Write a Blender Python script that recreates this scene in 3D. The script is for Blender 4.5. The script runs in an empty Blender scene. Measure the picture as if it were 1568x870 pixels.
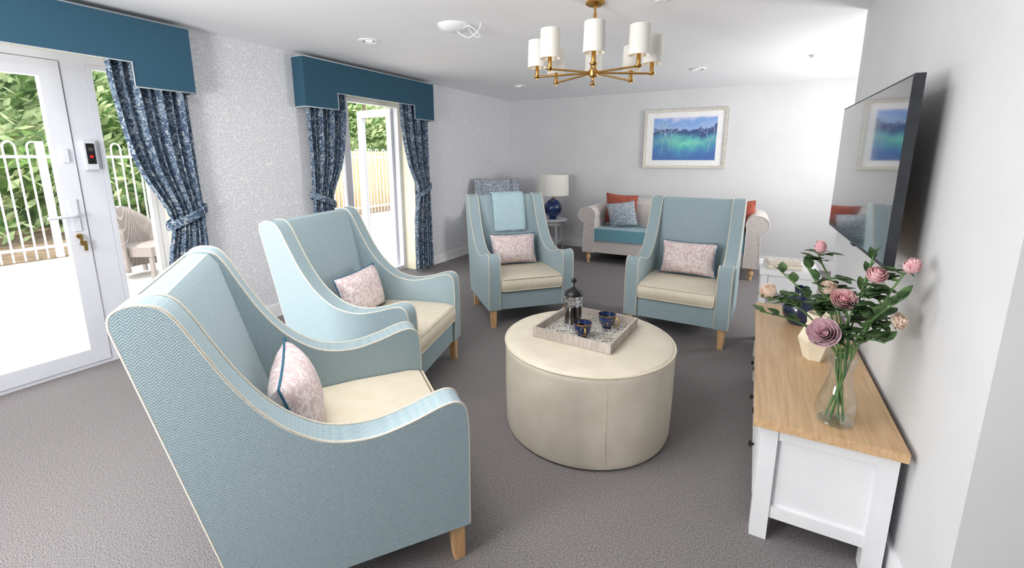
import bpy, bmesh, math, random
from mathutils import Vector, Matrix
random.seed(4)
C = bpy.context.collection
def lin(c):
    r=[]
    for v in c:
        v/=255.0
        r.append(v/12.92 if v<=0.04045 else ((v+0.055)/1.055)**2.4)
    return (r[0],r[1],r[2],1.0)
# ---------------------------------------------------------------- materials
def M(name,c1,c2=None,scale=50,thr=(.4,.6),rough=.8,bump=0,bscale=None,metal=0,kind='noise',dist=0,detail=4,
      stretch=(1,1,1),spec=.5,trans=0,emis=0,coat=0,sheen=0,alpha=1,rot=(0,0,0),bdist=.01):
    m=bpy.data.materials.new(name); m.use_nodes=True
    nt=m.node_tree; N=nt.nodes; L=nt.links
    b=N['Principled BSDF']
    b.inputs['Base Color'].default_value=lin(c1)
    b.inputs['Roughness'].default_value=rough
    b.inputs['Metallic'].default_value=metal
    b.inputs['Specular IOR Level'].default_value=spec
    b.inputs['Transmission Weight'].default_value=trans
    b.inputs['Coat Weight'].default_value=coat
    b.inputs['Sheen Weight'].default_value=sheen
    b.inputs['Alpha'].default_value=alpha
    if emis:
        b.inputs['Emission Color'].default_value=lin(c1); b.inputs['Emission Strength'].default_value=emis
    tc=N.new('ShaderNodeTexCoord'); mp=N.new('ShaderNodeMapping')
    mp.inputs['Scale'].default_value=stretch; mp.inputs['Rotation'].default_value=rot
    L.new(tc.outputs['Object'],mp.inputs['Vector'])
    def tex(k,s):
        if k=='noise':
            t=N.new('ShaderNodeTexNoise'); t.inputs['Scale'].default_value=s; t.inputs['Detail'].default_value=detail
            t.inputs['Distortion'].default_value=dist; o=t.outputs['Fac']
        elif k=='voronoi':
            t=N.new('ShaderNodeTexVoronoi'); t.inputs['Scale'].default_value=s; o=t.outputs['Distance']
        elif k=='edge':
            t=N.new('ShaderNodeTexVoronoi'); t.feature='DISTANCE_TO_EDGE'; t.inputs['Scale'].default_value=s; o=t.outputs['Distance']
        elif k=='wave':
            t=N.new('ShaderNodeTexWave'); t.inputs['Scale'].default_value=s; t.inputs['Distortion'].default_value=dist
            t.inputs['Detail'].default_value=detail; o=t.outputs['Fac']
        elif k=='brick':
            t=N.new('ShaderNodeTexBrick'); t.inputs['Scale'].default_value=s; o=t.outputs['Fac']
        elif k=='checker':
            t=N.new('ShaderNodeTexChecker'); t.inputs['Scale'].default_value=s; o=t.outputs['Fac']
        L.new(mp.outputs['Vector'],t.inputs['Vector']); return o
    if c2 is not None:
        o=tex(kind,scale)
        r=N.new('ShaderNodeValToRGB'); e=r.color_ramp.elements
        e[0].position=thr[0]; e[1].position=thr[1]
        e[0].color=lin(c1); e[1].color=lin(c2)
        L.new(o,r.inputs['Fac']); L.new(r.outputs['Color'],b.inputs['Base Color'])
    if bump:
        o=tex(kind if bscale is None else 'noise', bscale or scale)
        bn=N.new('ShaderNodeBump'); bn.inputs['Strength'].default_value=bump; bn.inputs['Distance'].default_value=bdist
        L.new(o,bn.inputs['Height']); L.new(bn.outputs['Normal'],b.inputs['Normal'])
    return m

mWall=M('wall_paint',(211,212,214),(214,215,217),scale=3,rough=.9)
mPaper=M('wallpaper',(232,232,234),(210,211,215),scale=38,kind='edge',thr=(.04,.12),rough=.85)
mCeil=M('ceiling_paint',(244,244,246),(245,245,247),scale=3,rough=.95)
mTrim=M('white_trim',(236,236,238),(240,240,242),scale=5,rough=.45)
mCarpet=M('carpet',(98,94,95),(154,149,149),scale=200,rough=1,bump=.7,thr=(.35,.65),spec=.1,bdist=.005,detail=6)
mUPVC=M('upvc',(210,212,220),(215,217,224),scale=3,rough=.3)
mReveal=M('reveal_cream',(240,232,205),(244,236,212),scale=3,rough=.8)
def weave_mat(name,c1,c2,S=1.0):
    m=bpy.data.materials.new(name); m.use_nodes=True; nt=m.node_tree; N=nt.nodes; L=nt.links
    b=N['Principled BSDF']; b.inputs['Roughness'].default_value=.92; b.inputs['Specular IOR Level'].default_value=.2; b.inputs['Sheen Weight'].default_value=.1
    tc=N.new('ShaderNodeTexCoord'); sp=N.new('ShaderNodeSeparateXYZ'); L.new(tc.outputs['Object'],sp.inputs[0])
    def ma(op,a,b_=None,c=None):
        n=N.new('ShaderNodeMath'); n.operation=op
        for i,v in enumerate((a,b_,c)):
            if v is None: continue
            if isinstance(v,(int,float)): n.inputs[i].default_value=v
            else: L.new(v,n.inputs[i])
        return n.outputs[0]
    h=ma('ADD',sp.outputs['X'],sp.outputs['Y'])
    zz=ma('PINGPONG',h,.014*S)
    v=ma('ADD',ma('MULTIPLY',zz,1.0),sp.outputs['Z'])
    st=ma('SINE',ma('MULTIPLY',v,2*math.pi/(.0085*S)))
    n=N.new('ShaderNodeTexNoise'); n.inputs['Scale'].default_value=420; L.new(tc.outputs['Object'],n.inputs['Vector'])
    f=ma('ADD',ma('MULTIPLY_ADD',st,.34,.5),ma('MULTIPLY_ADD',n.outputs['Fac'],.9,-.45))
    r=N.new('ShaderNodeValToRGB'); e=r.color_ramp.elements; e[0].position=.1; e[1].position=.9
    e[0].color=lin(c1); e[1].color=lin(c2); L.new(f,r.inputs['Fac']); L.new(r.outputs['Color'],b.inputs['Base Color'])
    bn=N.new('ShaderNodeBump'); bn.inputs['Strength'].default_value=.45; bn.inputs['Distance'].default_value=.0014
    L.new(f,bn.inputs['Height']); L.new(bn.outputs['Normal'],b.inputs['Normal']); return m
mTeal=weave_mat('duck_egg_weave',(124,149,158),(182,198,202))
mPipe=M('cream_piping',(208,203,188),(216,210,196),scale=60,rough=.7)
mCream=M('cream_vinyl',(222,212,190),(227,217,197),scale=18,rough=.42,bump=.06,spec=.4)
mOtt=M('cream_vinyl_pouffe',(218,209,190),(224,216,198),scale=9,rough=.42,bump=.1,bdist=.02,spec=.35)
mBeech=M('beech',(205,160,110),(222,182,134),scale=9,stretch=(6,6,1),rough=.5,dist=1)
mOak=M('oak_top',(190,154,114),(208,176,136),scale=5,stretch=(16,.7,8),rough=.42,dist=.25,detail=9,thr=(.35,.65))
mWhiteP=M('white_painted_wood',(226,227,230),(232,233,235),scale=4,rough=.45)
mPelmet=M('pelmet_blue',(50,82,101),(62,95,114),scale=300,rough=.95,bump=.2,spec=.1)
mPelTrim=M('pelmet_gimp',(172,180,186),(190,195,198),scale=90,rough=.8)
mPink=M('pink_damask',(234,221,219),(212,190,191),scale=22,dist=2.2,thr=(.48,.52),rough=.85,detail=2)
mTealDk=M('teal_back',(48,100,125),(55,110,135),scale=40,rough=.9)
mSofa=M('sofa_greige',(200,192,188),(214,206,202),scale=60,rough=.85,sheen=.3,bump=.05)
mSofaBlue=M('sofa_seat_teal',(92,142,158),(110,158,172),scale=60,rough=.9,sheen=.3)
mRust=M('rust_velvet',(150,70,54),(168,84,64),scale=30,rough=.8,sheen=.2)
mGeo=M('geo_blue_grey',(196,202,208),(124,136,148),scale=34,kind='edge',thr=(.05,.16),rough=.9)
mStripe=M('geo_chair_fabric',(186,190,196),(120,134,148),scale=26,kind='edge',thr=(.05,.16),rough=.9)
mThrow=M('throw_aqua',(166,194,204),(190,214,222),scale=120,rough=1,bump=.5)
mBrass=M('brass',(198,152,84),(206,160,92),scale=20,rough=.25,metal=1)
mShade=M('lamp_shade_white',(226,224,218),(232,230,224),scale=200,rough=.9,trans=0)
mBulb=M('bulb',(255,236,205),emis=2)
mBlack=M('black_plastic',(14,14,16),(20,20,22),scale=30,rough=.35)
mTVback=M('tv_casing',(36,38,42),(42,45,50),scale=30,rough=.4)
mScreen=M('tv_screen',(12,13,16),rough=.09,spec=1.0,coat=.8)
mNavy=M('navy_ceramic',(20,42,88),(30,58,112),scale=8,rough=.12,coat=.6)
mNavyD=M('dark_navy_glaze',(22,32,58),(30,44,76),scale=8,rough=.2,coat=.4)
mNavyCup=M('cup_blue_gold',(26,48,98),(196,160,90),scale=42,dist=1.5,thr=(.6,.66),rough=.2,coat=.5)
mGold=M('gold_rim',(196,158,90),rough=.25,metal=1)
mTray=M('tray_wood',(176,166,158),(196,187,178),scale=14,stretch=(6,1,1),rough=.6)
mTrayIn=M('tray_print',(212,208,198),(108,104,104),scale=34,dist=3,thr=(.5,.56),rough=.35,detail=2)
mCoffee=M('coffee',(20,12,8),(26,16,10),scale=8,rough=.1)
mChrome=M('chrome',(210,210,215),rough=.12,metal=1)
mFrame=M('silver_gilt_frame',(176,172,162),(196,192,180),scale=30,rough=.4,metal=.3)
mMount=M('picture_mount',(240,240,240),(243,243,243),scale=20,rough=.8)
mLeaf=M('rose_leaf',(50,78,44),(84,112,66),scale=20,rough=.55)
mStem=M('rose_stem',(70,104,56),(92,126,70),scale=20,rough=.5)
def petal(name,c,cc):
    m=M(name,c,cc,scale=30,rough=.75); nt=m.node_tree; N=nt.nodes; L=nt.links
    b=N['Principled BSDF']; o=N['Material Output']; t=N.new('ShaderNodeBsdfTranslucent'); mx=N.new('ShaderNodeMixShader')
    src=b.inputs['Base Color'].links[0].from_socket
    L.new(src,t.inputs['Color']); mx.inputs[0].default_value=.38; L.new(b.outputs[0],mx.inputs[1]); L.new(t.outputs[0],mx.inputs[2]); L.new(mx.outputs[0],o.inputs[0]); return m
mRoseP=petal('rose_pink',(236,190,196),(246,216,216))
mRoseM=petal('rose_mauve',(224,188,202),(240,214,222))
mRoseC=petal('rose_cream',(244,222,208),(250,236,222))
mPot=M('cream_facet',(222,210,186),(228,218,196),scale=10,rough=.5)
mKnob=M('dark_pewter',(60,56,54),rough=.4,metal=.8)
mPaving=M('paving',(206,202,196),(222,218,212),scale=1.2,rough=.95)
mJoint=M('joint',(170,166,160),rough=1)
mSoil=M('soil',(92,76,60),(120,104,84),scale=8,rough=1)
mFence=M('fence_white',(236,238,240),(240,242,244),scale=3,rough=.5)
mWood=M('close_board_fence',(190,165,125),(214,190,150),scale=4,stretch=(1,8,1),rough=.9)
mHedge=M('foliage_dark',(50,80,38),(112,148,76),scale=4,rough=.9)
mLeafO=M('foliage_leaf',(100,128,80),(184,198,146),scale=1.6,rough=.7,thr=(.35,.65))
mTrunk=M('bark',(86,74,60),(112,98,80),scale=10,rough=1)
mWicker=M('wicker_grey',(120,112,108),(176,168,162),scale=26,kind='brick',rough=.8,thr=(.2,.8))
mRed=M('red_led',(200,30,30),rough=.4,emis=.3)
mPaperW=M('book_pages',(226,216,196),(232,224,206),scale=60,stretch=(1,1,12),rough=.9)
mBookC=M('book_cover',(200,192,182),(214,206,196),scale=20,rough=.6)
def curtain_mat():
    m=bpy.data.materials.new('curtain_floral'); m.use_nodes=True; nt=m.node_tree; N=nt.nodes; L=nt.links
    b=N['Principled BSDF']; b.inputs['Roughness'].default_value=.9; b.inputs['Specular IOR Level'].default_value=.15
    tc=N.new('ShaderNodeTexCoord')
    n1=N.new('ShaderNodeTexNoise'); n1.inputs['Scale'].default_value=10; n1.inputs['Detail'].default_value=1.5; n1.inputs['Distortion'].default_value=2.6
    n2=N.new('ShaderNodeTexNoise'); n2.inputs['Scale'].default_value=17; n2.inputs['Detail'].default_value=1; n2.inputs['Distortion'].default_value=3.5
    for n in (n1,n2): L.new(tc.outputs['Object'],n.inputs['Vector'])
    r1=N.new('ShaderNodeValToRGB'); e=r1.color_ramp.elements
    e[0].position=.47; e[0].color=lin((70,86,108)); e[1].position=.50; e[1].color=lin((106,126,146))
    x=r1.color_ramp.elements.new(.57); x.color=lin((122,142,160)); x=r1.color_ramp.elements.new(.585); x.color=lin((172,178,184))
    x=r1.color_ramp.elements.new(.60); x.color=lin((70,86,108))
    L.new(n1.outputs['Fac'],r1.inputs['Fac'])
    r2=N.new('ShaderNodeValToRGB'); e=r2.color_ramp.elements
    e[0].position=.60; e[0].color=(0,0,0,1); e[1].position=.62; e[1].color=(1,1,1,1)
    L.new(n2.outputs['Fac'],r2.inputs['Fac'])
    mx=N.new('ShaderNodeMix'); mx.data_type='RGBA'; L.new(r2.outputs['Color'],mx.inputs['Factor'])
    L.new(r1.outputs['Color'],mx.inputs['A']); mx.inputs['B'].default_value=lin((180,185,188))
    L.new(mx.outputs['Result'],b.inputs['Base Color']); return m
mCurt=curtain_mat()
def glass_mat(name,lo=.03,hi=.5,col=(1,1,1,1)):
    m=bpy.data.materials.new(name); m.use_nodes=True; nt=m.node_tree; N=nt.nodes; L=nt.links
    N.clear(); o=N.new('ShaderNodeOutputMaterial'); t=N.new('ShaderNodeBsdfTransparent'); g=N.new('ShaderNodeBsdfGlossy')
    t.inputs['Color'].default_value=col
    g.inputs['Roughness'].default_value=.03; mx=N.new('ShaderNodeMixShader')
    lw=N.new('ShaderNodeLayerWeight'); lw.inputs['Blend'].default_value=.25
    mr=N.new('ShaderNodeMapRange'); mr.inputs['To Min'].default_value=lo; mr.inputs['To Max'].default_value=hi
    L.new(lw.outputs['Facing'],mr.inputs['Value'])
    L.new(mr.outputs[0],mx.inputs[0]); L.new(t.outputs[0],mx.inputs[1]); L.new(g.outputs[0],mx.inputs[2]); L.new(mx.outputs[0],o.inputs[0])
    return m
mGlass=glass_mat('window_glass',.02,.3); mVase=glass_mat('vase_glass',.04,.7,col=(.95,.975,.97,1))
def art_mat():
    m=bpy.data.materials.new('landscape_print'); m.use_nodes=True; nt=m.node_tree; N=nt.nodes; L=nt.links
    b=N['Principled BSDF']; b.inputs['Roughness'].default_value=.5
    tc=N.new('ShaderNodeTexCoord'); sp=N.new('ShaderNodeSeparateXYZ'); L.new(tc.outputs['Generated'],sp.inputs[0])
    n=N.new('ShaderNodeTexNoise'); n.inputs['Scale'].default_value=6; n.inputs['Detail'].default_value=7; L.new(tc.outputs['Object'],n.inputs['Vector'])
    def ma(op,a,b_=None,c=None):
        q=N.new('ShaderNodeMath'); q.operation=op
        for i,v in enumerate((a,b_,c)):
            if v is None: continue
            if isinstance(v,(int,float)): q.inputs[i].default_value=v
            else: L.new(v,q.inputs[i])
        return q.outputs[0]
    zz=ma('ADD',ma('SUBTRACT',sp.outputs['Z'],.25),ma('MULTIPLY',n.outputs['Fac'],.5))
    dx=ma('ABSOLUTE',ma('SUBTRACT',sp.outputs['X'],.55)); hill=ma('SUBTRACT',zz,ma('MULTIPLY',dx,.12))
    r=N.new('ShaderNodeValToRGB'); e=r.color_ramp.elements
    e[0].position=.05; e[0].color=lin((64,112,176)); e[1].position=.98; e[1].color=lin((200,204,238))
    for p,c in ((.16,(74,140,190)),(.28,(78,176,180)),(.42,(124,218,190)),(.50,(96,188,186)),(.58,(64,116,156)),(.64,(52,74,126)),(.70,(66,88,144)),(.715,(156,184,230)),(.86,(122,164,224))):
        x=e.new(p); x.color=lin(c)
    L.new(hill,r.inputs['Fac'])
    mx=N.new('ShaderNodeMix'); mx.data_type='RGBA'; mx.blend_type='MIX'
    msk=ma('MULTIPLY',ma('GREATER_THAN',.56,hill),ma('MULTIPLY',dx,1.3)); L.new(msk,mx.inputs['Factor'])
    L.new(r.outputs['Color'],mx.inputs['A']); mx.inputs['B'].default_value=lin((66,104,174))
    L.new(mx.outputs['Result'],b.inputs['Base Color']); return m
mArt=art_mat()
mTreeW=M('pale_tree_paint',(186,206,220),rough=.6)
# ---------------------------------------------------------------- helpers
def empty(name,loc=(0,0,0),rz=0,parent=None):
    o=bpy.data.objects.new(name,None); C.objects.link(o); o.location=loc; o.rotation_euler=(0,0,rz); o.empty_display_size=.1
    if parent: o.parent=parent
    return o
def fin(name,bm,mat,parent=None,smooth=40,loc=(0,0,0),rot=(0,0,0)):
    bmesh.ops.recalc_face_normals(bm,faces=bm.faces)
    me=bpy.data.meshes.new(name); bm.to_mesh(me); bm.free()
    if smooth:
        for p in me.polygons: p.use_smooth=True
        me.set_sharp_from_angle(angle=math.radians(smooth))
    me.materials.append(mat)
    o=bpy.data.objects.new(name,me); C.objects.link(o); o.location=loc; o.rotation_euler=rot
    if parent: o.parent=parent
    return o
def dobevel(bm,b,seg=3,ang=30):
    ed=[e for e in bm.edges if len(e.link_faces)==2 and e.calc_face_angle(0)>math.radians(ang)]
    if ed: bmesh.ops.bevel(bm,geom=ed,offset=b,segments=seg,profile=.5,affect='EDGES',clamp_overlap=True)
def addbox(bm,x0,x1,y0,y1,z0,z1):
    vs=[bm.verts.new(p) for p in ((x0,y0,z0),(x1,y0,z0),(x1,y1,z0),(x0,y1,z0),(x0,y0,z1),(x1,y0,z1),(x1,y1,z1),(x0,y1,z1))]
    for f in ((0,3,2,1),(4,5,6,7),(0,1,5,4),(1,2,6,5),(2,3,7,6),(3,0,4,7)): bm.faces.new([vs[i] for i in f])
def box(name,x0,x1,y0,y1,z0,z1,mat,parent=None,bevel=0,**k):
    bm=bmesh.new(); addbox(bm,x0,x1,y0,y1,z0,z1)
    if bevel: dobevel(bm,bevel)
    return fin(name,bm,mat,parent,smooth=40 if bevel else 0,**k)
def boxes(name,lst,mat,parent=None,bevel=0):
    bm=bmesh.new()
    for b in lst: addbox(bm,*b)
    if bevel: dobevel(bm,bevel,2)
    return fin(name,bm,mat,parent,smooth=40 if bevel else 0)
def prism(name,outl,axis,a0,a1,mat,parent=None,bevel=0,seg=3,ang=50,smooth=40,**k):
    bm=bmesh.new()
    def P(a,p): return (a,p[0],p[1]) if axis=='x' else ((p[0],a,p[1]) if axis=='y' else (p[0],p[1],a))
    A=[bm.verts.new(P(a0,p)) for p in outl]; B=[bm.verts.new(P(a1,p)) for p in outl]; n=len(outl)
    bm.faces.new(A); bm.faces.new(B[::-1])
    for i in range(n): bm.faces.new((A[i],A[(i+1)%n],B[(i+1)%n],B[i]))
    if bevel: dobevel(bm,bevel,seg,ang)
    return fin(name,bm,mat,parent,smooth=smooth,**k)
def lathe(name,prof,mat,parent=None,seg=40,c=(0,0,0),smooth=35,**k):
    bm=bmesh.new(); rings=[]
    for r,z in prof:
        if r<1e-5: rings.append([bm.verts.new((c[0],c[1],c[2]+z))])
        else: rings.append([bm.verts.new((c[0]+r*math.cos(2*math.pi*i/seg),c[1]+r*math.sin(2*math.pi*i/seg),c[2]+z)) for i in range(seg)])
    for a,b in zip(rings,rings[1:]):
        for i in range(seg):
            j=(i+1)%seg
            if len(a)==1 and len(b)==1: continue
            if len(a)==1: bm.faces.new((a[0],b[i],b[j]))
            elif len(b)==1: bm.faces.new((a[i],a[j],b[0]))
            else: bm.faces.new((a[i],a[j],b[j],b[i]))
    return fin(name,bm,mat,parent,smooth=smooth,**k)
def cat(pts,n=6,closed=False):
    out=[]; P=[Vector(p) for p in pts]; L=len(P)
    rng=range(L) if closed else range(L-1)
    for i in rng:
        p0=P[(i-1)%L] if (closed or i>0) else P[0]; p1=P[i]; p2=P[(i+1)%L]; p3=P[(i+2)%L] if (closed or i+2<L) else P[-1]
        for k in range(n):
            t=k/n
            out.append(.5*((2*p1)+(p2-p0)*t+(2*p0-5*p1+4*p2-p3)*t*t+(3*p1-p0-3*p2+p3)*t**3))
    if not closed: out.append(P[-1])
    return out
def tubes(name,lst,r,mat,parent=None,cyclic=False,res=3):
    cu=bpy.data.curves.new(name,'CURVE'); cu.dimensions='3D'; cu.bevel_depth=r; cu.bevel_resolution=res; cu.use_fill_caps=True
    for pts in lst:
        s=cu.splines.new('POLY'); s.points.add(len(pts)-1); s.use_cyclic_u=cyclic
        for i,p in enumerate(pts): s.points[i].co=(p[0],p[1],p[2],1)
        s.use_smooth=True
    cu.materials.append(mat); o=bpy.data.objects.new(name,cu); C.objects.link(o)
    if parent: o.parent=parent
    return o
def cushion(name,w,h,t,mat,loc,rot,parent=None,pipe=None):
    bm=bmesh.new(); n=14; G={}
    def P(u,v,s,th):
        return (u*w/2*(1-.06*(1-v*v)*abs(u)), s*th, v*h/2*(1-.08*(1-u*u)*abs(v)))
    for s in (1,-1):
        for i in range(n+1):
            for j in range(n+1):
                u=-1+2*i/n; v=-1+2*j/n
                if s==-1 and (i in(0,n) or j in(0,n)): G[s,i,j]=G[1,i,j]; continue
                th=t/2*((1-abs(u)**2.6)**.55)*((1-abs(v)**2.6)**.55)
                G[s,i,j]=bm.verts.new(P(u,v,s,th))
    for s in (1,-1):
        for i in range(n):
            for j in range(n):
                bm.faces.new((G[s,i,j],G[s,i+1,j],G[s,i+1,j+1],G[s,i,j+1]))
    o=fin(name,bm,mat,parent,smooth=80,loc=loc,rot=rot)
    if pipe:
        k=[-1+2*i/12 for i in range(12)]
        ring=[P(a,-1,0,0) for a in k]+[P(1,a,0,0) for a in k]+[P(-a,1,0,0) for a in k]+[P(-1,-a,0,0) for a in k]
        tubes('piping',[ring],.0045,pipe,o,cyclic=True)
    return o
# ---------------------------------------------------------------- room shell
LX=-3.94; BY=7.16; H=2.48; RX=3.6; NY=-2.6; TX=.56
box('floor',LX-.3,RX,NY,BY,-.08,0,mCarpet)
box('ceiling',LX-.3,RX+.1,NY-.1,BY+.1,H,H+.12,mCeil)
box('wall_back',LX-.3,RX+.1,BY,BY+.12,0,H,mWall)
box('wall_near',LX-.3,RX+.1,NY-.12,NY,0,H,mWall)
box('wall_right',RX,RX+.12,NY,BY,0,H,mWall)
box('wall_tv',TX,RX,1.46,3.97,0,H,mWall)
DH=2.2; O1=(-.25,1.80); O2=(3.05,4.58)
boxes('wall_left',[(LX-.3,LX,NY,O1[0],0,H),(LX-.3,LX,O1[1],O2[0],0,H),(LX-.3,LX,O2[1],BY,0,H),
   (LX-.3,LX,O1[0],O1[1],DH,H),(LX-.3,LX,O2[0],O2[1],DH,H)],mPaper)
def bb(name,x0,x1,y0,y1): box(name,x0,x1,y0,y1,0,.12,mTrim,bevel=.006)
boxes('baseboard_left',[(LX,LX+.018,O1[1],O2[0],0,.12),(LX,LX+.018,O2[1],BY,0,.12),(LX,LX+.018,NY,O1[0],0,.12)],mTrim)
bb('baseboard_back',LX+.018,RX,BY-.018,BY)
bb('baseboard_tv',TX-.018,TX,1.442,3.97)
bb('baseboard_tv_end',TX,RX,1.442,1.46)
for k,(a,b) in enumerate((O1,O2)):
    boxes('trim_%d'%(k+1),[(LX-.29,LX-.001,b-.012,b,0,DH),(LX-.29,LX-.001,a,a+.012,0,DH),(LX-.29,LX-.001,a+.012,b-.012,DH-.012,DH)],mReveal)
# ---------------------------------------------------------------- door 1
def frame_rect(lst,x,y0,y1,z0,z1,w,t=.03):
    lst+= [(x-t,x+t,y0,y0+w,z0,z1),(x-t,x+t,y1-w,y1,z0,z1),(x-t,x+t,y0+w,y1-w,z0,z0+w),(x-t,x+t,y0+w,y1-w,z1-w,z1)]
d1=empty('door_1'); X=-4.17
L1=[]; frame_rect(L1,X,O1[0]+.012,O1[1]-.012,0.0,DH-.012,.05,.035)
L1.append((X-.035,X+.035,1.31,1.44,.05,DH-.062))
boxes('frame',L1,mUPVC,d1,bevel=.005)
L1=[]; frame_rect(L1,X+.01,.30,1.30,.03,DH-.07,.105,.034)
boxes('leaf',L1,mUPVC,d1,bevel=.008)
L1=[]; frame_rect(L1,X+.012,-.19,.29,.03,DH-.07,.105,.034)
boxes('leaf_slave',L1,mUPVC,d1,bevel=.008)
L1=[]; frame_rect(L1,X+.012,1.442,1.736,.05,DH-.063,.03,.03)
boxes('sidelight_bead',L1,mUPVC,d1,bevel=.005)
boxes('glass',[(X,X+.006,.40,1.20,.13,DH-.17),(X,X+.006,-.09,.19,.13,DH-.17),(X,X+.006,1.47,1.71,.08,DH-.09)],mGlass,d1)
fx=X+.045
box('handle_plate',fx,fx+.012,1.225,1.262,1.00,1.22,mUPVC,d1,bevel=.005)
tubes('lever',[[(fx+.01,1.243,1.11),(fx+.055,1.243,1.11),(fx+.06,1.22,1.11),(fx+.06,1.09,1.105)]],.011,mUPVC,d1)
lathe('cylinder',[(0,0),(.016,0),(.016,.02),(0,.02)],mBrass,d1,loc=(fx,1.243,.965),rot=(0,math.pi/2,0),seg=20)
boxes('keys',[(fx+.03,fx+.034,1.235,1.255,.90,.965),(fx+.036,fx+.04,1.25,1.27,.86,.93)],mGold,d1)
tubes('key_ring',[[(fx+.035,1.245+.02*math.cos(a),.92+.02*math.sin(a)) for a in [i*math.pi/8 for i in range(16)]]],.0015,mChrome,d1,cyclic=True)
box('keypad',fx-.01,fx+.03,1.345,1.41,1.42,1.62,mUPVC,d1,bevel=.01)
box('keypad_panel',fx+.026,fx+.035,1.355,1.40,1.46,1.60,mBlack,d1,bevel=.003)
lathe('keypad_led',[(0,0),(.01,0),(.01,.004),(0,.006)],mRed,d1,loc=(fx+.035,1.378,1.51),rot=(0,math.pi/2,0),seg=16)
lathe('keypad_ring',[(0,0),(.014,0),(.014,.004),(0,.004)],mChrome,d1,loc=(fx+.035,1.378,1.56),rot=(0,math.pi/2,0),seg=16)
box('release_button',fx,fx+.02,1.235,1.262,1.47,1.56,mUPVC,d1,bevel=.005)
# door 2 : frame + outward-opened leaf
d2=empty('door_2')
L1=[]; frame_rect(L1,X,O2[0]+.012,O2[1]-.012,0,DH-.012,.055,.035)
boxes('frame',L1,mUPVC,d2,bevel=.005)
L1=[]; frame_rect(L1,X,3.12,3.72,.03,DH-.07,.09,.03)
boxes('leaf',L1,mUPVC,d2,bevel=.006)
boxes('glass',[(X,X+.006,3.20,3.64,.11,DH-.15)],mGlass,d2)
lf=empty('open_leaf',(X-.045,4.50,0),0,d2); lf.rotation_euler=(0,0,math.radians(84))
L1=[]; frame_rect(L1,0,-.0,.68,.03,DH-.07,.09,.03)
boxes('leaf_frame',L1,mUPVC,lf,bevel=.006)
boxes('leaf_glass',[(0,.006,.09,.59,.11,DH-.15)],mGlass,lf)
# ---------------------------------------------------------------- pelmets & curtains
def pelmet(y0,y1,tab=.38,name='pelmet'):
    p=empty(name); xf=-3.78; xb=LX+.002
    out=[(y0,H-.045),(y0,1.98),(y0+tab,1.98),(y0+tab,2.14),(y1-tab,2.14),(y1-tab,1.98),(y1,1.98),(y1,H-.045)]
    prism('front',out,'x',xf-.02,xf,mPelmet,p,bevel=.004)
    boxes('returns',[(xb,xf-.02,y0,y0+.02,1.98,H-.045),(xb,xf-.02,y1-.02,y1,1.98,H-.045)],mPelmet,p)
    box('top',xb,xf-.02,y0+.02,y1-.02,H-.06,H-.045,mPelmet,p)
    pts=[(xf,a,b) for a,b in out[1:-1]]
    tubes('gimp',[[(xb+.006,y0,1.98)]+pts+[(xb+.006,y1,1.98)]],.006,mPelTrim,p)
    tubes('top_gimp',[[(xb+.006,y0,H-.045),(xf,y0,H-.045),(xf,y1,H-.045),(xb+.006,y1,H-.045)]],.005,mPelTrim,p)
pelmet(-.35,1.95); pelmet(2.90,4.82)
def curtain(ranges,side,name='curtain',xc=-3.862,folds=7):
    p=empty(name); bm=bmesh.new(); NS=130; rows=[]
    pts=[Vector((r[0],r[1],r[2])) for r in ranges]
    sm=cat(pts,10)
    for k,q in enumerate(sm):
        z,y0,y1=q; t=k/10; i=min(int(t),len(ranges)-2); f=t-i
        a=ranges[i][3]*(1-f)+ranges[i+1][3]*f
        row=[]
        for s in range(NS+1):
            u=s/NS
            ph=2*math.pi*folds*u
            wob=.25*math.sin(ph*.5+1.3)+.15*math.sin(3.1*u*6+z*1.5)
            row.append(bm.verts.new((xc+a*(math.sin(ph)+wob),y0+(y1-y0)*u+a*.25*math.sin(2*ph),z)))
        rows.append(row)
    for a,b in zip(rows,rows[1:]):
        for s in range(NS): bm.faces.new((a[s],a[s+1],b[s+1],b[s]))
    o=fin('drape',bm,mCurt,p,smooth=80)
    md=o.modifiers.new('s','SOLIDIFY'); md.thickness=.004
    zt,y0,y1,_=min(ranges,key=lambda r:abs(r[2]-r[1]))
    bm=bmesh.new(); cy=(y0+y1)/2; ry=(y1-y0)/2+.018; rings=[]
    for i in range(32):
        a=2*math.pi*i/32
        dz=(.06*math.cos(a)*(1 if side>0 else -1))
        ring=[]
        for j in range(10):
            b=2*math.pi*j/10
            rr=.008*math.cos(b); hh=.035*math.sin(b)
            ring.append(bm.verts.new((xc+(.060+rr)*math.sin(a),cy+(ry+rr)*math.cos(a),zt+dz+hh)))
        rings.append(ring)
    for i in range(32):
        for j in range(10):
            bm.faces.new((rings[i][j],rings[(i+1)%32][j],rings[(i+1)%32][(j+1)%10],rings[i][(j+1)%10]))
    fin('tieback',bm,mCurt,p,smooth=60)
curtain([(2.35,1.44,1.92,.033),(1.9,1.46,1.925,.033),(1.45,1.53,1.93,.032),(1.05,1.69,1.94,.026),(.7,1.64,1.94,.032),(.03,1.60,1.95,.034)],1)
curtain([(2.35,2.95,3.46,.033),(1.9,2.95,3.44,.033),(1.45,2.95,3.36,.032),(1.08,2.95,3.20,.026),(.7,2.94,3.26,.032),(.03,2.94,3.30,.034)],-1)
curtain([(2.35,4.24,4.78,.033),(1.9,4.26,4.78,.033),(1.45,4.36,4.78,.032),(1.08,4.52,4.78,.026),(.7,4.46,4.79,.032),(.03,4.44,4.80,.034)],1)
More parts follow.
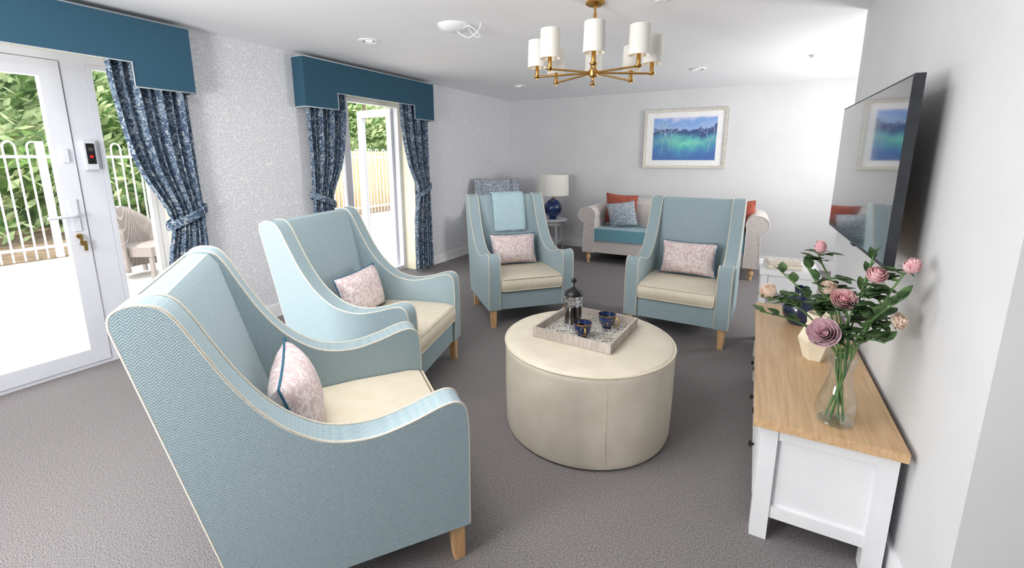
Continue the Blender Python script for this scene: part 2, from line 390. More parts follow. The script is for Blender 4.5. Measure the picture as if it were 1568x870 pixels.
# ---------------------------------------------------------------- armchairs
def armchair(cx,cy,fwd,name='armchair',W=.85,fab=mTeal,seat=mCream,pipe=mPipe):
    p=empty(name,(cx,cy,0),math.atan2(fwd[1],fwd[0])-math.pi/2)
    up=cat([(-.505,1.08,0),(-.50,1.115,0),(-.462,1.135,0),(-.405,1.125,0),(-.368,1.08,0),(-.325,.99,0),(-.265,.87,0),(-.195,.765,0),(-.115,.685,0),(-.02,.630,0),(.1,.612,0),(.22,.632,0),(.32,.662,0),(.38,.668,0),(.415,.634,0),(.424,.54,0)],5)
    up=[(q.x,q.y) for q in up]
    out=up+[(.42,.165),(-.31,.165)]
    T=.11; hw=W/2
    for s,nm in ((-1,'side_l'),(1,'side_r')):
        a0,a1=(s*hw,s*(hw-T))
        prism(nm,out,'x',min(a0,a1),max(a0,a1),fab,p,bevel=.014,ang=60)
        pl=[]
        for xx in (s*(hw-.004),s*(hw-T+.004)):
            pl.append([(xx,a,b) for a,b in up+[(.421,.17)]])
        pl.append([(s*(hw-.004),-.505,1.08),(s*(hw-.004),-.312,.17)])
        tubes(nm+'_piping',pl,.0045,pipe,p)
    bk=[(-.31,.165),(-.505,1.08),(-.498,1.112),(-.465,1.128),(-.415,1.122),(-.385,1.08),(-.225,.42),(-.225,.165)]
    prism('back',bk,'x',-(hw-T)+.001,(hw-T)-.001,fab,p,bevel=.012,ang=25)
    tubes('back_piping',[[(-hw+.01,-.50,1.116),(hw-.01,-.50,1.116)]],.0045,pipe,p)
    box('front_rail',-(hw-T),(hw-T),-.2,.405,.165,.325,fab,p,bevel=.012)
    sw=hw-T-.004
    so=[(-.222,.325),(-.222,.43),(-.19,.445),(.1,.458),(.36,.455),(.41,.445),(.43,.42),(.435,.385),(.43,.345),(.415,.33)]
    prism('seat_cushion',so,'x',-sw,sw,seat,p,bevel=.016,ang=55)
    tubes('seat_piping',[[(-sw+.012,.424,.443),(sw-.012,.424,.443)],[(-sw+.012,.43,.338),(sw-.012,.43,.338)]],.0045,seat,p)
    for i,(lx,ly) in enumerate(((-hw+.05,.38),(hw-.05,.38),(-hw+.05,-.26),(hw-.05,-.26))):
        bm=bmesh.new(); sy=-.03 if ly<0 else .008; vs=[]
        for z,w,dy in ((.168,.028,0),(0,.020,sy)):
            vs.append([bm.verts.new((lx+a*w,ly+b*w+dy,z)) for a,b in ((-1,-1),(1,-1),(1,1),(-1,1))])
        bm.faces.new(vs[0]); bm.faces.new(vs[1][::-1])
        for k in range(4): bm.faces.new((vs[0][k],vs[0][(k+1)%4],vs[1][(k+1)%4],vs[1][k]))
        dobevel(bm,.005,2); fin('leg_%d'%(i+1),bm,mBeech,p)
    return p
def onchair(p,lx,ly,lz,tilt,name='scatter_cushion',yaw=0):
    rz=p.rotation_euler[2]; c,s=math.cos(rz),math.sin(rz)
    return cushion(name,.48,.31,.17,mPink,(p.location.x+c*lx-s*ly,p.location.y+s*lx+c*ly,lz),(tilt,0,rz+yaw),pipe=mTealDk)
def nrm(a,b): l=math.hypot(a,b); return (a/l,b/l)
A1=armchair(-1.407,1.094,nrm(.6,.8)); A2=armchair(-2.17,2.105,nrm(.96,.27))
A3=armchair(-1.99,3.78,nrm(.72,-.69),W=.81); A4=armchair(-.48,4.12,nrm(-.035,-1),W=.83)
for a in (A1,A2,A3,A4): onchair(a,0,-.13,.60,math.radians(15))
path=[(-.475,.90),(-.522,1.095),(-.508,1.128),(-.465,1.146),(-.412,1.140),(-.368,1.09),(-.325,.93),(-.285,.76)]
q=cat([(a,b,0) for a,b in path],5); bm=bmesh.new(); rows=[]
for k,v in enumerate(q):
    rows.append([bm.verts.new((-.19+.34*i/10,v.x+.003*math.sin(i*1.9+k*.2),v.y+(.004*math.sin(i*1.3) if k in(0,len(q)-1) else 0))) for i in range(11)])
for a,b in zip(rows,rows[1:]):
    for i in range(10): bm.faces.new((a[i],a[i+1],b[i+1],b[i]))
th=fin('throw_blanket',bm,mThrow,None,smooth=80,loc=A3.location,rot=A3.rotation_euler)
md=th.modifiers.new('s','SOLIDIFY'); md.thickness=.012; md.offset=0
AC=armchair(-3.33,5.75,nrm(.6,-.8),name='patterned_armchair',W=.70,fab=mStripe,seat=mStripe,pipe=mStripe)
AC.scale=(1,1,1.04)
# ---------------------------------------------------------------- ottoman
ot=empty('round_ottoman',(-.748,2.28,0))
R=.465; HT=.512
prof=[(0,.006),(R-.03,.006),(R-.012,.012),(R-.005,.04),(R-.001,.2),(R,.3),(R,.42),(R+.001,.465),(R+.003,HT-.02),(R-.004,HT-.008)]
lathe('body',prof+[(R-.02,HT-.001),(R-.1,HT+.001),(0,HT+.002)],mOtt,ot,seg=96,smooth=50)
lathe('plinth',[(0,0),(R-.05,0),(R-.05,.01),(0,.01)],mBlack,ot,seg=64)
tubes('top_piping',[[((R+.001)*math.cos(a),(R+.001)*math.sin(a),HT-.012) for a in [2*math.pi*i/96 for i in range(96)]]],.0055,mCream,ot,cyclic=True)
tubes('seams',[[((R+.0003)*math.cos(a),(R+.0003)*math.sin(a),z) for z in (.06,.2,.35,HT-.02)] for a in (math.radians(-60),math.radians(60),math.radians(180))],.0012,mOtt,ot)
# tray
tz=HT+.003
tr=empty('serving_tray',(-.78,2.34,tz),math.radians(-4))
tw=.216
box('base',-tw,tw,-tw,tw,0,.012,mTrayIn,tr)
boxes('rim',[(-tw-.012,-tw,-tw-.012,tw+.012,0,.055),(tw,tw+.012,-tw-.012,tw+.012,0,.055),(-tw,tw,-tw-.012,-tw,0,.055),(-tw,tw,tw,tw+.012,0,.055)],mTray,tr,bevel=.003)
def cup(x,y,rz,name='teacup'):
    p=empty(name,(x,y,tz+.0125),rz)
    lathe('saucer_foot',[(0,0),(.026,0),(.026,.006),(.02,.008),(0,.008)],mNavyCup,p,seg=32)
    lathe('bowl',[(0,.008),(.024,.008),(.036,.02),(.045,.042),(.05,.07),(.0515,.08),(.0495,.08),(.043,.042),(.033,.022),(0,.014)],mNavyCup,p,seg=48)
    lathe('rim',[(.0495,.0785),(.0525,.0785),(.0525,.0835),(.0495,.0835),(.0495,.0785)],mGold,p,seg=48)
    lathe('tea',[(0,.06),(.047,.06)],mCoffee,p,seg=32)
    tubes('handle',[cat([(.048,0,.068),(.07,0,.072),(.082,0,.054),(.074,0,.036),(.042,0,.028)],6)],.0045,mGold,p)
cup(-.765,2.225,math.radians(-60)); cup(-.685,2.42,math.radians(-20))
fp=empty('french_press',(-.87,2.355,tz+.0125))
lathe('jar',[(0,.012),(.048,.012),(.05,.02),(.05,.185),(.053,.2)],mVase,fp,seg=40)
lathe('coffee',[(0,.014),(.0475,.014),(.0475,.12),(0,.12)],mCoffee,fp,seg=40)
lathe('filter',[(0,.125),(.046,.125),(.046,.13),(0,.13)],mChrome,fp,seg=40)
lathe('rod',[(0,.13),(.003,.13),(.003,.2),(0,.2)],mChrome,fp,seg=12)
lathe('base',[(0,0),(.053,0),(.053,.02),(.0505,.022)],mChrome,fp,seg=40)
lathe('collar',[(.0505,.155),(.0525,.155),(.0525,.17),(.0505,.17)],mChrome,fp,seg=40)
lathe('lid',[(0,.235),(.012,.235),(.02,.228),(.045,.215),(.055,.20),(.055,.19),(0,.19)],mBlack,fp,seg=40)
lathe('plunger',[(0,.235),(.004,.235),(.004,.262),(.013,.265),(.016,.277),(.012,.289),(0,.292)],mBlack,fp,seg=24)
boxes('cage',[(-.054,-.050,-.005,.005,.0,.19),(.050,.054,-.005,.005,0,.19),(-.005,.005,-.054,-.05,0,.19),(-.005,.005,.05,.054,0,.19)],mChrome,fp)
tubes('handle',[cat([(-.035,.038,.17),(-.06,.065,.175),(-.075,.08,.15),(-.072,.077,.07),(-.055,.058,.045),(-.035,.037,.045)],6)],.007,mBlack,fp)
# ---------------------------------------------------------------- sideboard
sb=empty('sideboard')
box('top',.078,.537,1.785,3.36,.497,.532,mOak,sb,bevel=.004)
y0,y1=1.82,3.32; x0,x1=.105,.525
posts=[]
for yy in (y0,y1-.06):
    for xx in (x0,x1-.06): posts.append((xx,xx+.06,yy,yy+.06,0,.497))
boxes('posts',posts,mWhiteP,sb,bevel=.003)
boxes('carcass',[(x0+.012,x1-.01,y0+.02,y1-.02,.12,.4965)],mWhiteP,sb)
boxes('end_rails',[(x0+.06,x1-.06,y0+.006,y0+.03,.44,.497),(x0+.06,x1-.06,y0+.006,y0+.03,.10,.15),(x0+.06,x1-.06,y1-.03,y1-.006,.10,.15)],mWhiteP,sb,bevel=.002)
boxes('front_rails',[(x0+.002,x0+.03,y0+.06,y1-.06,.10,.14),(x0+.002,x0+.03,y0+.06,y1-.06,.475,.497)],mWhiteP,sb,bevel=.002)
dr=[]; n=3; w=(y1-y0-.12)/n
for i in range(n):
    for z0,z1 in ((.145,.305),(.312,.47)):
        dr.append((x0-.002,x0+.02,y0+.06+i*w+.006,y0+.06+(i+1)*w-.006,z0,z1))
boxes('drawers',dr,mWhiteP,sb,bevel=.003)
for i in range(n):
    for z in (.225,.39):
        lathe('knob_%d_%d'%(i,int(z*100)),[(0,0),(.006,0),(.006,.008),(.013,.012),(.015,.017),(.011,.022),(0,.024)],mKnob,sb,seg=20,loc=(x0-.001,y0+.06+i*w+w/2,z),rot=(0,-math.pi/2,0))
# side table
st=empty('side_table')
box('top',.09,.47,3.68,4.14,.655,.685,mWhiteP,st,bevel=.005)
boxes('legs',[(a,a+.04,b,b+.04,0,.655) for a in (.105,.415) for b in (3.695,4.085)],mWhiteP,st,bevel=.003)
boxes('apron',[(.115,.445,3.705,4.115,.52,.6545)],mWhiteP,st)
boxes('shelf',[(.112,.448,3.70,4.12,.14,.16)],mWhiteP,st)
box('drawer',.101,.12,3.745,4.075,.535,.64,mWhiteP,st,bevel=.003)
bk=empty('book_stack',(.24,3.87,.686),math.radians(8))
box('pages_lower',-.11,.11,-.085,.085,.004,.028,mPaperW,bk); boxes('cover_lower',[(-.115,.115,-.09,.09,0,.004),(-.115,.115,-.09,.09,.028,.032),(-.115,-.11,-.09,.09,.004,.028)],mBookC,bk)
box('pages_upper',-.10,.10,-.075,.08,.036,.052,mPaperW,bk); boxes('cover_upper',[(-.105,.105,-.08,.085,.032,.036),(-.105,.105,-.08,.085,.052,.056)],mBookC,bk)
# ---------------------------------------------------------------- TV
wT=1.25
tva=math.atan2(1.25,-.02)
tv=empty('television',(.438,2.02,0),tva)
box('casing',0,wT,-.03,0,1.105,1.78,mTVback,tv,bevel=.004)
box('screen',.008,wT-.008,-.002,.0015,1.12,1.772,mScreen,tv)
box('rear_bulge',.15,wT-.15,-.06,-.03,1.15,1.55,mTVback,tv,bevel=.01)
box('bracket',wT*.4,wT*.6,-.10,-.06,1.3,1.5,mBlack,tv)
box('ir_sensor',wT*.45,wT*.5,-.02,-.005,1.09,1.105,mTVback,tv,bevel=.003)
# ---------------------------------------------------------------- sofa
so=empty('sofa',(-1.0,6.5,0))
def arm(s):
    o=[(0,.16),(0,.66)]
    for i in range(15):
        a=math.radians(200-i*20); o.append((.115+.125*math.cos(a),.70+.115*math.sin(a)))
    o+=[(.15,.56),(.165,.35),(.165,.16)]
    o=[(s*(.96+x),z) for x,z in o]
    prism('arm_'+('l' if s<0 else 'r'),o,'y',-.44,.44,mSofa,so,bevel=.012,ang=55,smooth=50)
    tubes('arm_piping_'+('l' if s<0 else 'r'),[[(x*1.0,-.437,z) for x,z in o]],.006,mSofa,so)
arm(-1); arm(1)
box('base',-.96,.96,-.40,.44,.16,.34,mSofa,so,bevel=.015)
prism('back',[(.2,.34),(.24,.82),(.28,.88),(.36,.905),(.43,.88),(.45,.80),(.43,.16),(.3,.16)],'x',-.97,.97,mSofa,so,bevel=.02,ang=50)
for i,(a,b) in enumerate(((-.955,-.003),(.003,.955))):
    box('seat_cushion_%d'%(i+1),a,b,-.43,.21,.34,.51,mSofaBlue,so,bevel=.045)
for i,(a,b) in enumerate(((-.95,-.003),(.003,.95))):
    box('back_cushion_%d'%(i+1),a,b,.10,.26,.51,.84,mSofa,so,bevel=.06)
for i,(a,b) in enumerate(((-1.05,-.38),(1.05,-.38),(-1.05,.38),(1.05,.38))):
    lathe('leg_%d'%(i+1),[(0,0),(.016,0),(.02,.03),(.016,.04),(.03,.07),(.034,.10),(.022,.125),(.032,.14),(.032,.162),(0,.162)],mBeech,so,c=(a,b,0),seg=20)
def sc(name,x,y,z,w,mat,rx,ry,rz): cushion(name,w,w,.16,mat,(x,y,z),(rx,ry,rz))
sc('rust_cushion',-1.70,6.50,.765,.46,mRust,.22,.06,.12)
sc('geometric_cushion',-1.64,6.34,.70,.40,mGeo,.30,-.15,.1)
sc('geometric_cushion',-1.12,6.45,.66,.32,mGeo,.3,.1,-.1)
sc('rust_cushion',-.16,6.50,.75,.44,mRust,.25,-.06,-.2)
sc('geometric_cushion',-.32,6.34,.70,.38,mGeo,.3,.1,-.15)
# ---------------------------------------------------------------- lamp table + lamp
lt=empty('round_side_table',(-2.84,6.62,0))
lathe('top',[(0,.50),(.225,.50),(.235,.51),(.235,.522),(.225,.53),(0,.53)],mWhiteP,lt,seg=48)
lathe('apron',[(0,.44),(.17,.44),(.17,.50),(0,.50)],mWhiteP,lt,seg=40)
tubes('legs',[[(.14*math.cos(a),.14*math.sin(a),.46),(.185*math.cos(a),.185*math.sin(a),.0)] for a in [math.radians(45+90*i) for i in range(4)]],.017,mWhiteP,lt)
lathe('shelf',[(0,.16),(.165,.16),(.165,.175),(0,.175)],mWhiteP,lt,seg=40)
tl=empty('table_lamp',(-2.84,6.62,.531))
lathe('base',[(0,0),(.07,0),(.075,.012),(.05,.022),(.09,.05),(.14,.115),(.15,.17),(.135,.235),(.085,.295),(.035,.32),(.03,.335),(0,.335)],mNavy,tl,seg=48)
lathe('neck',[(0,.335),(.014,.335),(.014,.40),(0,.40)],mBrass,tl,seg=16)
lathe('shade',[(.25,.385),(.238,.71),(.234,.71),(.246,.385),(.25,.385)],mShade,tl,seg=48)
# ---------------------------------------------------------------- picture
pc=empty('framed_picture',(-.985,BY-.002,1.78))
W2,H2=.575,.425; fw=.036
boxes('frame',[(-W2,W2,-.035,0,H2-fw,H2),(-W2,W2,-.035,0,-H2,-H2+fw),(-W2,-W2+fw,-.035,0,-H2+fw,H2-fw),(W2-fw,W2,-.035,0,-H2+fw,H2-fw)],mFrame,pc,bevel=.008)
box('mount',-W2+fw,W2-fw,-.015,0,-H2+fw,H2-fw,mMount,pc)
box('print',-.44,.44,-.018,-.0155,-.31,.31,mArt,pc)
tp=[]
def br(x,z,a,l,d):
    x2,z2=x+l*math.cos(a),z+l*math.sin(a)
    if abs(x2)>.43 or z2>.30: return
    tp.append([(x,-.0185,z),(x2,-.0185,z2)])
    if d>0:
        for k in (-1,1): br(x2,z2,a+k*random.uniform(.25,.6),l*random.uniform(.6,.85),d-1)
for x in (-.31,-.20,.34): br(x,-.2,math.pi/2+random.uniform(-.1,.1),.15,4)
tubes('painted_trees',tp,.0026,mTreeW,pc,res=1)
# ---------------------------------------------------------------- chandelier
ch=empty('chandelier',(-1.0,2.96,0),math.radians(18.7))
lathe('ceiling_rose',[(0,H),(.06,H),(.062,H-.012),(.04,H-.025),(.008,H-.03),(0,H-.03)],mBrass,ch,seg=32)
lathe('rod',[(0,H-.02),(.007,H-.02),(.007,2.08),(0,2.08)],mBrass,ch,seg=16)
for i,z in enumerate((2.40,2.26)): lathe('rod_joint_%d'%i,[(0,z-.012),(.011,z-.012),(.011,z+.012),(0,z+.012)],mBrass,ch,seg=16)
lathe('hub',[(0,2.0),(.008,2.003),(.01,2.015),(.006,2.02),(.03,2.03),(.033,2.045),(.033,2.065),(.02,2.075),(.02,2.10),(.012,2.11),(0,2.11)],mBrass,ch,seg=32)
arms=[]
for i in range(8):
    a=2*math.pi*i/8; r=.37; cx,cy=r*math.cos(a),r*math.sin(a)
    arms.append([(.02*math.cos(a),.02*math.sin(a),2.05),(cx,cy,2.035)])
    lathe('cup_%d'%i,[(0,2.015),(.006,2.015),(.008,2.025),(.022,2.033),(.024,2.04),(.013,2.045),(.013,2.10),(.01,2.105),(0,2.105)],mBrass,ch,c=(cx,cy,0),seg=20)
    lathe('shade_%d'%i,[(.063,2.095),(.059,2.262),(.0575,2.262),(.0615,2.095),(.063,2.095)],mShade,ch,c=(cx,cy,0),seg=36)
    lathe('bulb_%d'%i,[(0,2.105),(.01,2.11),(.017,2.14),(.012,2.165),(0,2.175)],mBulb,ch,c=(cx,cy,0),seg=16)
tubes('arms',arms,.0065,mBrass,ch)
# ceiling fittings
mLED=M('downlight_lens',(250,250,255),emis=1.5)
for (x,y) in ((-2.99,2.96),(-2.98,5.69),(-.67,5.59)):
    p=empty('downlight',(x,y,0))
    lathe('ring',[(.055,H-.002),(.06,H-.012),(.085,H-.008),(.09,H-.0005),(.055,H-.0005)],mTrim,p,seg=40)
    lathe('baffle',[(.058,H-.001),(.045,H-.003),(.03,H-.003)],mKnob,p,seg=32)
    lathe('lens',[(0,H-.004),(.032,H-.004)],mLED,p,seg=24)
p=empty('smoke_detector',(-2.09,2.94,0))
lathe('base',[(0,H-.05),(.05,H-.048),(.09,H-.035),(.12,H-.014),(.125,H-.001),(0,H-.001)],mTrim,p,seg=40)
tubes('wires',[cat([(.02,0,H-.045),(.10,.04,H-.09),(.18,.05,H-.05),(.22,.03,H-.004)],6),cat([(.05,0,H-.04),(.15,-.02,H-.03),(.2,.05,H-.09),(.12,.1,H-.07),(.1,.03,H-.02)],6)],.004,mTrim,p)
p=empty('sprinkler_head',(-.62,3.1,0))
lathe('cap',[(0,H-.02),(.03,H-.018),(.045,H-.001),(0,H-.001)],mTrim,p,seg=24)
p=empty('motion_sensor',(.4,5.4,0))
lathe('cap',[(0,H-.03),(.03,H-.025),(.05,H-.001),(0,H-.001)],mTrim,p,seg=24)
# ---------------------------------------------------------------- decor on sideboard
ZT=.533
va=empty('rose_vase',(.34,1.90,ZT))
lathe('glass',[(.045,.004),(.060,.012),(.066,.045),(.060,.09),(.044,.145),(.033,.19),(.034,.22),(.046,.262)],mVase,va,seg=48)
lathe('lip',[(.0455,.260),(.0475,.262),(.046,.2645),(.0445,.262),(.0455,.260)],mVase,va,seg=48)
lathe('foot',[(0,0),(.05,0),(.055,.004),(.05,.010),(0,.012)],mVase,va,seg=40)
bq=empty('rose_bouquet',(-.34,-1.90,-ZT),0,va)
def basis(d):
    d=Vector(d).normalized(); u=d.cross(Vector((0,0,1)))
    if u.length<.05: u=Vector((1,0,0))
    u.normalize(); return u,d.cross(u),d
def rose(c,R,d,mat,i,open_=1.0):
    u,w,n=basis(d); bm=bmesh.new(); c=Vector(c)
    rings=[(3,.03,.13,1.0,1.5),(3,.08,.24,.98,1.3),(4,.14,.36,.93,1.1),(5,.18,.50,.86,.95),(5,.22,.68*open_,.76,.85),(5,.26,.86*open_,.60,.8),(6,.26,1.04*open_,.38,.68)]
    for k,(np_,r0,r1,h,hw) in enumerate(rings):
        for j in range(np_):
            base=2*math.pi*j/np_+k*.7+random.uniform(-.1,.1); g=[]
            for a in range(7):
                uu=-1+2*a/6; col=[]
                for b in range(7):
                    vv=b/6; an=base+uu*hw*(1-.25*vv*vv)*math.sqrt(max(0,min(1,.35+vv)))
                    bowl=math.sin(min(1,vv*1.15)*math.pi/2)**.8
                    rad=R*(r0+(r1-r0)*bowl+(.05*open_*max(0,vv-.8)*5 if k>2 else -.02*vv))*(1-.06*uu*uu)
                    z=R*(-.55+(h+.55)*vv*(1-.22*uu*uu)-(.10*max(0,vv-.8)*5*open_ if k>2 else 0))
                    col.append(bm.verts.new(c+u*(rad*math.cos(an))+w*(rad*math.sin(an))+n*z))
                g.append(col)
            for a in range(6):
                for b in range(6): bm.faces.new((g[a][b],g[a+1][b],g[a+1][b+1],g[a][b+1]))
    fin('bloom_%d'%i,bm,mat,bq,smooth=80)
leafbm=bmesh.new()
def leaf(bm,p,d,L,w=.42,up=(0,0,1)):
    d=Vector(d).normalized(); s=d.cross(Vector(up)); 
    if s.length<.05: s=Vector((1,0,0))
    s.normalize(); n=s.cross(d); p=Vector(p); rows=[]
    for k in range(7):
        t=k/6; ww=w*L*.5*math.sin(math.pi*min(1,t*.97+.02))**.8*(1-.3*t)*1.25
        cc=p+d*(L*t)-n*(.15*L*t*t)
        rows.append([bm.verts.new(cc-s*ww+n*ww*.3),bm.verts.new(cc),bm.verts.new(cc+s*ww+n*ww*.3)])
    for a,b in zip(rows,rows[1:]):
        for i in range(2): bm.faces.new((a[i],a[i+1],b[i+1],b[i]))
stems=[]
FL=[((.258,1.80,.902),.048,(-.30,-.85,.45),mRoseM,1.0),((.085,1.90,.998),.036,(-.7,-.4,.6),mRoseC,.9),((.24,2.0,1.165),.032,(-.1,-.2,1),mRoseP,.6),
    ((.312,1.88,1.008),.040,(0,-.75,.65),mRoseP,.95),((.396,1.9,1.10),.040,(.1,-.5,.85),mRoseP,.75),((.477,1.88,1.145),.036,(.35,-.35,.9),mRoseP,.65),
    ((.478,1.92,.945),.032,(.6,-.5,.35),mRoseC,.9),((.27,1.93,1.03),.032,(-.3,-.4,.8),mRoseC,.9)]
for i,(c,R_,d,m_,op) in enumerate(FL):
    rose(c,R_,d,m_,i,op)
    c=Vector(c); dn=Vector(d).normalized(); a=i*2.4
    mouth=Vector((.34+.022*math.cos(a),1.90+.022*math.sin(a),ZT+.25)); bot=Vector((.34-.03*math.cos(a),1.90-.03*math.sin(a),ZT+.016))
    e=c-dn*R_*.5; m1=mouth+(mouth-bot)*.25
    path=cat([bot,mouth,(m1+e)*.5+Vector((0,0,.02)),e-dn*.03,e],6); stems.append(path)
    for k in range(5):
        ang=2*math.pi*k/5; u,w,n=basis(d); dd=u*math.cos(ang)+w*math.sin(ang)-n*.1
        leaf(leafbm,e+n*.002,dd*.9+n*.3,R_*.9,.3)
    L_=len(path)
    for t in (.5,.62,.74,.86):
        q=path[int(t*(L_-1))]
        if q.z<ZT+.27: continue
        for k in range(2):
            an=random.uniform(0,2*math.pi); dd=Vector((math.cos(an)*.8-.1,math.sin(an)*.8,random.uniform(-.1,.5)))
            if q.x>.42: dd.x=-abs(dd.x)
            l0=q+dd*.03; stems.append([q,l0])
            for z in (-.9,0,.9):
                d3=Matrix.Rotation(z,3,'Z')@dd; leaf(leafbm,l0,d3,random.uniform(.046,.066),.6)
for tip in ((.06,1.86,.93),(.12,2.02,1.06),(.46,1.83,1.05),(.40,2.0,1.15),(.2,1.95,1.10),(.44,1.86,.88)):
    tip=Vector(tip); mouth=Vector((.34,1.9,ZT+.25)); path=cat([mouth,(mouth+tip)*.5+Vector((0,0,.04)),tip],8); stems.append(path)
    for t in range(6,17,3):
        q=path[min(t,16)]
        for s in (-1,1):
            dd=(tip-mouth).normalized(); d3=Matrix.Rotation(s*1.0,3,'Z')@dd+Vector((0,0,random.uniform(-.2,.3)))
            if q.x>.46: d3.x=-abs(d3.x)
            leaf(leafbm,q,d3,random.uniform(.045,.06),.62)
fin('leaves',leafbm,mLeaf,bq,smooth=80)
tubes('stems',stems,.0032,mStem,bq)
jg=empty('blue_vase',(.30,3.02,ZT))
lathe('body',[(0,0),(.05,0),(.056,.006),(.085,.05),(.09,.09),(.075,.135),(.042,.17),(.034,.19),(.040,.225),(.036,.225),(.030,.19),(.035,.17),(0,.15)],mNavyD,jg,seg=40)
lp=empty('faceted_vase',(.33,2.5,ZT))
lathe('body',[(0,0),(.045,0),(.075,.10),(.045,.18),(.05,.23),(.045,.23),(.04,.18),(0,.17)],mPot,lp,seg=6,smooth=5)
# ---------------------------------------------------------------- outdoors
pt=empty('patio')
box('slabs',-9.4,LX-.3,-6,16,-.12,-.03,mPaving,pt)
bmj=bmesh.new()
for k in range(-8,22): addbox(bmj,-9.4,LX-.3,k*.75,k*.75+.01,-.031,-.028)
for k in range(7): addbox(bmj,-9.4+k*.75,-9.39+k*.75,-6,16,-.031,-.0275)
fin('joints',bmj,mJoint,pt,smooth=0)
box('planting_bed_ground',-24,-9.4,-14,30,-.14,-.04,mSoil)
bars=[]; sp=.125
for k in range(0,150,2):
    y=-5+k*sp; h=1.66; R_=sp/2
    bars.append([(-9.6,y,-.04),(-9.6,y,h)]+[(-9.6,y+R_-R_*math.cos(a),h+R_*1.3*math.sin(a)) for a in [math.pi*i/8 for i in range(1,8)]]+[(-9.6,y+sp,h),(-9.6,y+sp,-.04)])
fe=empty('railing_fence'); tubes('bars',bars,.013,mFence,fe,res=1)
boxes('rails',[(-9.615,-9.585,-5.2,14,.12,.16),(-9.615,-9.585,-5.2,14,1.5,1.54)]+[(-9.64,-9.56,y,y+.08,-.04,1.75) for y in (-4.9,-2.4,.1,2.6,5.1,7.6,10.1,12.6)],mFence,fe)
boxes('board_fence',[(-10.4,-10.35,5.5+i*.15,5.64+i*.15,-.04,1.7) for i in range(90)],mWood)
hb=bmesh.new()
def rnd(a,b): return random.uniform(a,b)
for k in range(16000):
    y=rnd(-9,20); z=rnd(0,1)**.8*5.2; x=-11.6-rnd(0,1.4)-.2*z+.45*math.sin(y*1.1)+.25*math.sin(z*3+y)
    s=rnd(.05,.13); d=Vector((rnd(-1,1),rnd(-1,1),rnd(-1,1))).normalized(); u=d.orthogonal().normalized(); w=d.cross(u); c=Vector((x,y,z))
    vs=[hb.verts.new(c+u*s*1.5),hb.verts.new(c+w*s*.6),hb.verts.new(c-u*s*1.5),hb.verts.new(c-w*s*.6)]; hb.faces.new(vs)
hg=empty('hedge'); fin('leaves',hb,mLeafO,hg,smooth=0)
hb=bmesh.new(); rows=[]
for i in range(61):
    y=-12+i*.6; rows.append([hb.verts.new((-13.6-.2*j+.5*math.sin(y*1.3+j)+rnd(-.2,.2),y,j*.45-.05)) for j in range(10)])
for a,b in zip(rows,rows[1:]):
    for j in range(9): hb.faces.new((a[j],a[j+1],b[j+1],b[j]))
fin('inner_mass',hb,mHedge,hg,smooth=0)
tubes('trunks',[cat([(-11.6+rnd(-.3,.3),y,-.05),(-11.7,y+rnd(-.2,.2),1.6),(-11.8,y+rnd(-.6,.6),3.5),(-11.9,y+rnd(-1,1),5.2)],5) for y in (-1.5,.6,2.4,4.0,8,11)],.05,mTrunk,hg)
# wicker chair
wc=empty('wicker_garden_chair',(-7.0,2.75,-.03),math.radians(-60))
box('seat',-.28,.28,-.28,.28,.30,.42,mWicker,wc,bevel=.03)
bm=bmesh.new(); rows=[]
for j in range(9):
    row=[]
    for i in range(25):
        a=math.radians(-10-160*i/24 )
        hh=.62+.30*max(0,math.sin(math.pi*i/24))**1.2
        zz=.10+(hh-.10)*j/8
        row.append(bm.verts.new(((.33+.03*j/8)*math.cos(a),(.33+.05*j/8)*math.sin(a)+.06,zz)))
    rows.append(row)
for a,b in zip(rows,rows[1:]):
    for i in range(24): bm.faces.new((a[i],a[i+1],b[i+1],b[i]))
o=fin('shell',bm,mWicker,wc,smooth=80); md=o.modifiers.new('s','SOLIDIFY'); md.thickness=.04
boxes('legs',[(a-.02,a+.02,b-.02,b+.02,0,.31) for a in (-.25,.25) for b in (-.25,.25)],mWicker,wc)
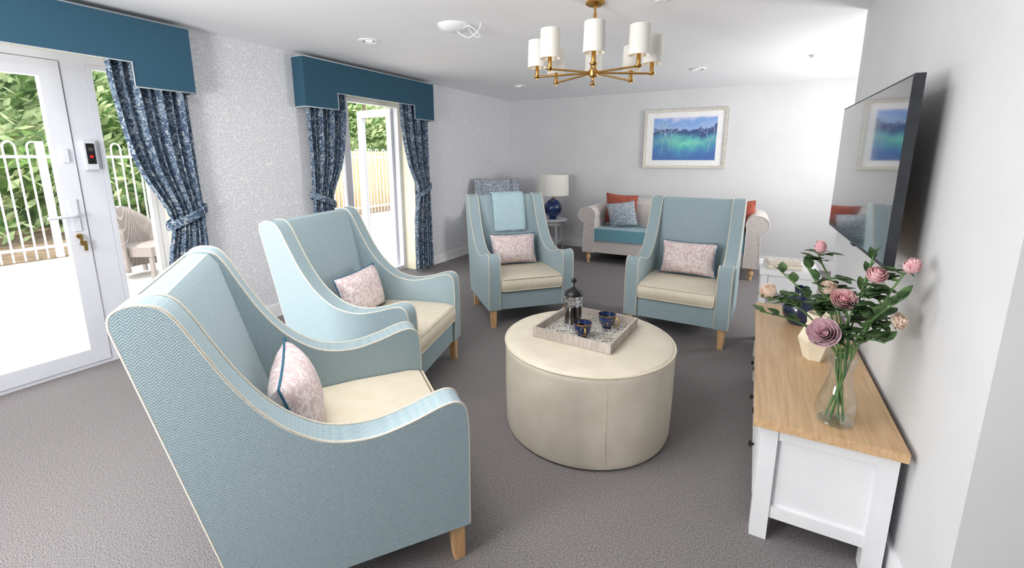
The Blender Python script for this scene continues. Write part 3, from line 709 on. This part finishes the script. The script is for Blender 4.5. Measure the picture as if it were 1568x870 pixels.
# ---------------------------------------------------------------- lights
def area(name,loc,target,size,energy,col=(1,1,1),sy=None):
    l=bpy.data.lights.new(name,'AREA'); l.energy=energy; l.color=col; l.size=size
    if sy: l.shape='RECTANGLE'; l.size_y=sy
    o=bpy.data.objects.new(name,l); C.objects.link(o); o.location=loc
    o.rotation_euler=(Vector(target)-Vector(loc)).to_track_quat('-Z','Y').to_euler(); return o
area('studio_softbox_bounce',(-2.0,-1.2,1.3),(-1.6,1.4,2.5),1.0,116,(1,.99,.98))
area('studio_softbox_key',(-3.2,-.9,2.0),(-1.0,4.5,1.0),1.0,32,(1,.99,.98))
area('added_floor_fill',(-1.5,1.1,2.46),(-1.5,1.25,0),1.2,36,(1,.98,.96))  # added fill above the frame to brighten the carpet, not a room fixture
area('added_rear_ceiling_fill',(1.9,5.5,1.3),(-.4,5.2,2.5),1.0,62,(1,.985,.97))  # added fill hidden behind the TV wall, aimed up to lift the rear ceiling
area('added_far_room_fill',(2.2,5.6,2.2),(-1.5,5.4,.6),1.2,24,(1,.98,.96))  # unseen area lamp added to even out the far end, no fitting there
sun=bpy.data.lights.new('sun','SUN'); sun.energy=6; sun.angle=.02; sun.color=(1,.96,.88)
so_=bpy.data.objects.new('sun',sun); C.objects.link(so_); so_.rotation_euler=Vector((.03,.5,-.85)).to_track_quat('-Z','Y').to_euler()
w=bpy.data.worlds.new('World'); bpy.context.scene.world=w; w.use_nodes=True
bg=w.node_tree.nodes['Background']; bg.inputs[0].default_value=(.97,.985,1,1); bg.inputs[1].default_value=3.6
# ---------------------------------------------------------------- camera
cd=bpy.data.cameras.new('camera'); cam=bpy.data.objects.new('camera',cd); C.objects.link(cam)
cam.location=(0,0,1.5); cam.rotation_euler=(math.radians(90-10.9),0,math.radians(28.5))
cd.sensor_width=36; cd.lens=680/1568*36; cd.shift_y=-62/1568; cd.clip_start=.02
bpy.context.scene.camera=cam
bpy.context.scene.view_settings.view_transform='Standard'
bpy.context.scene.view_settings.exposure=0
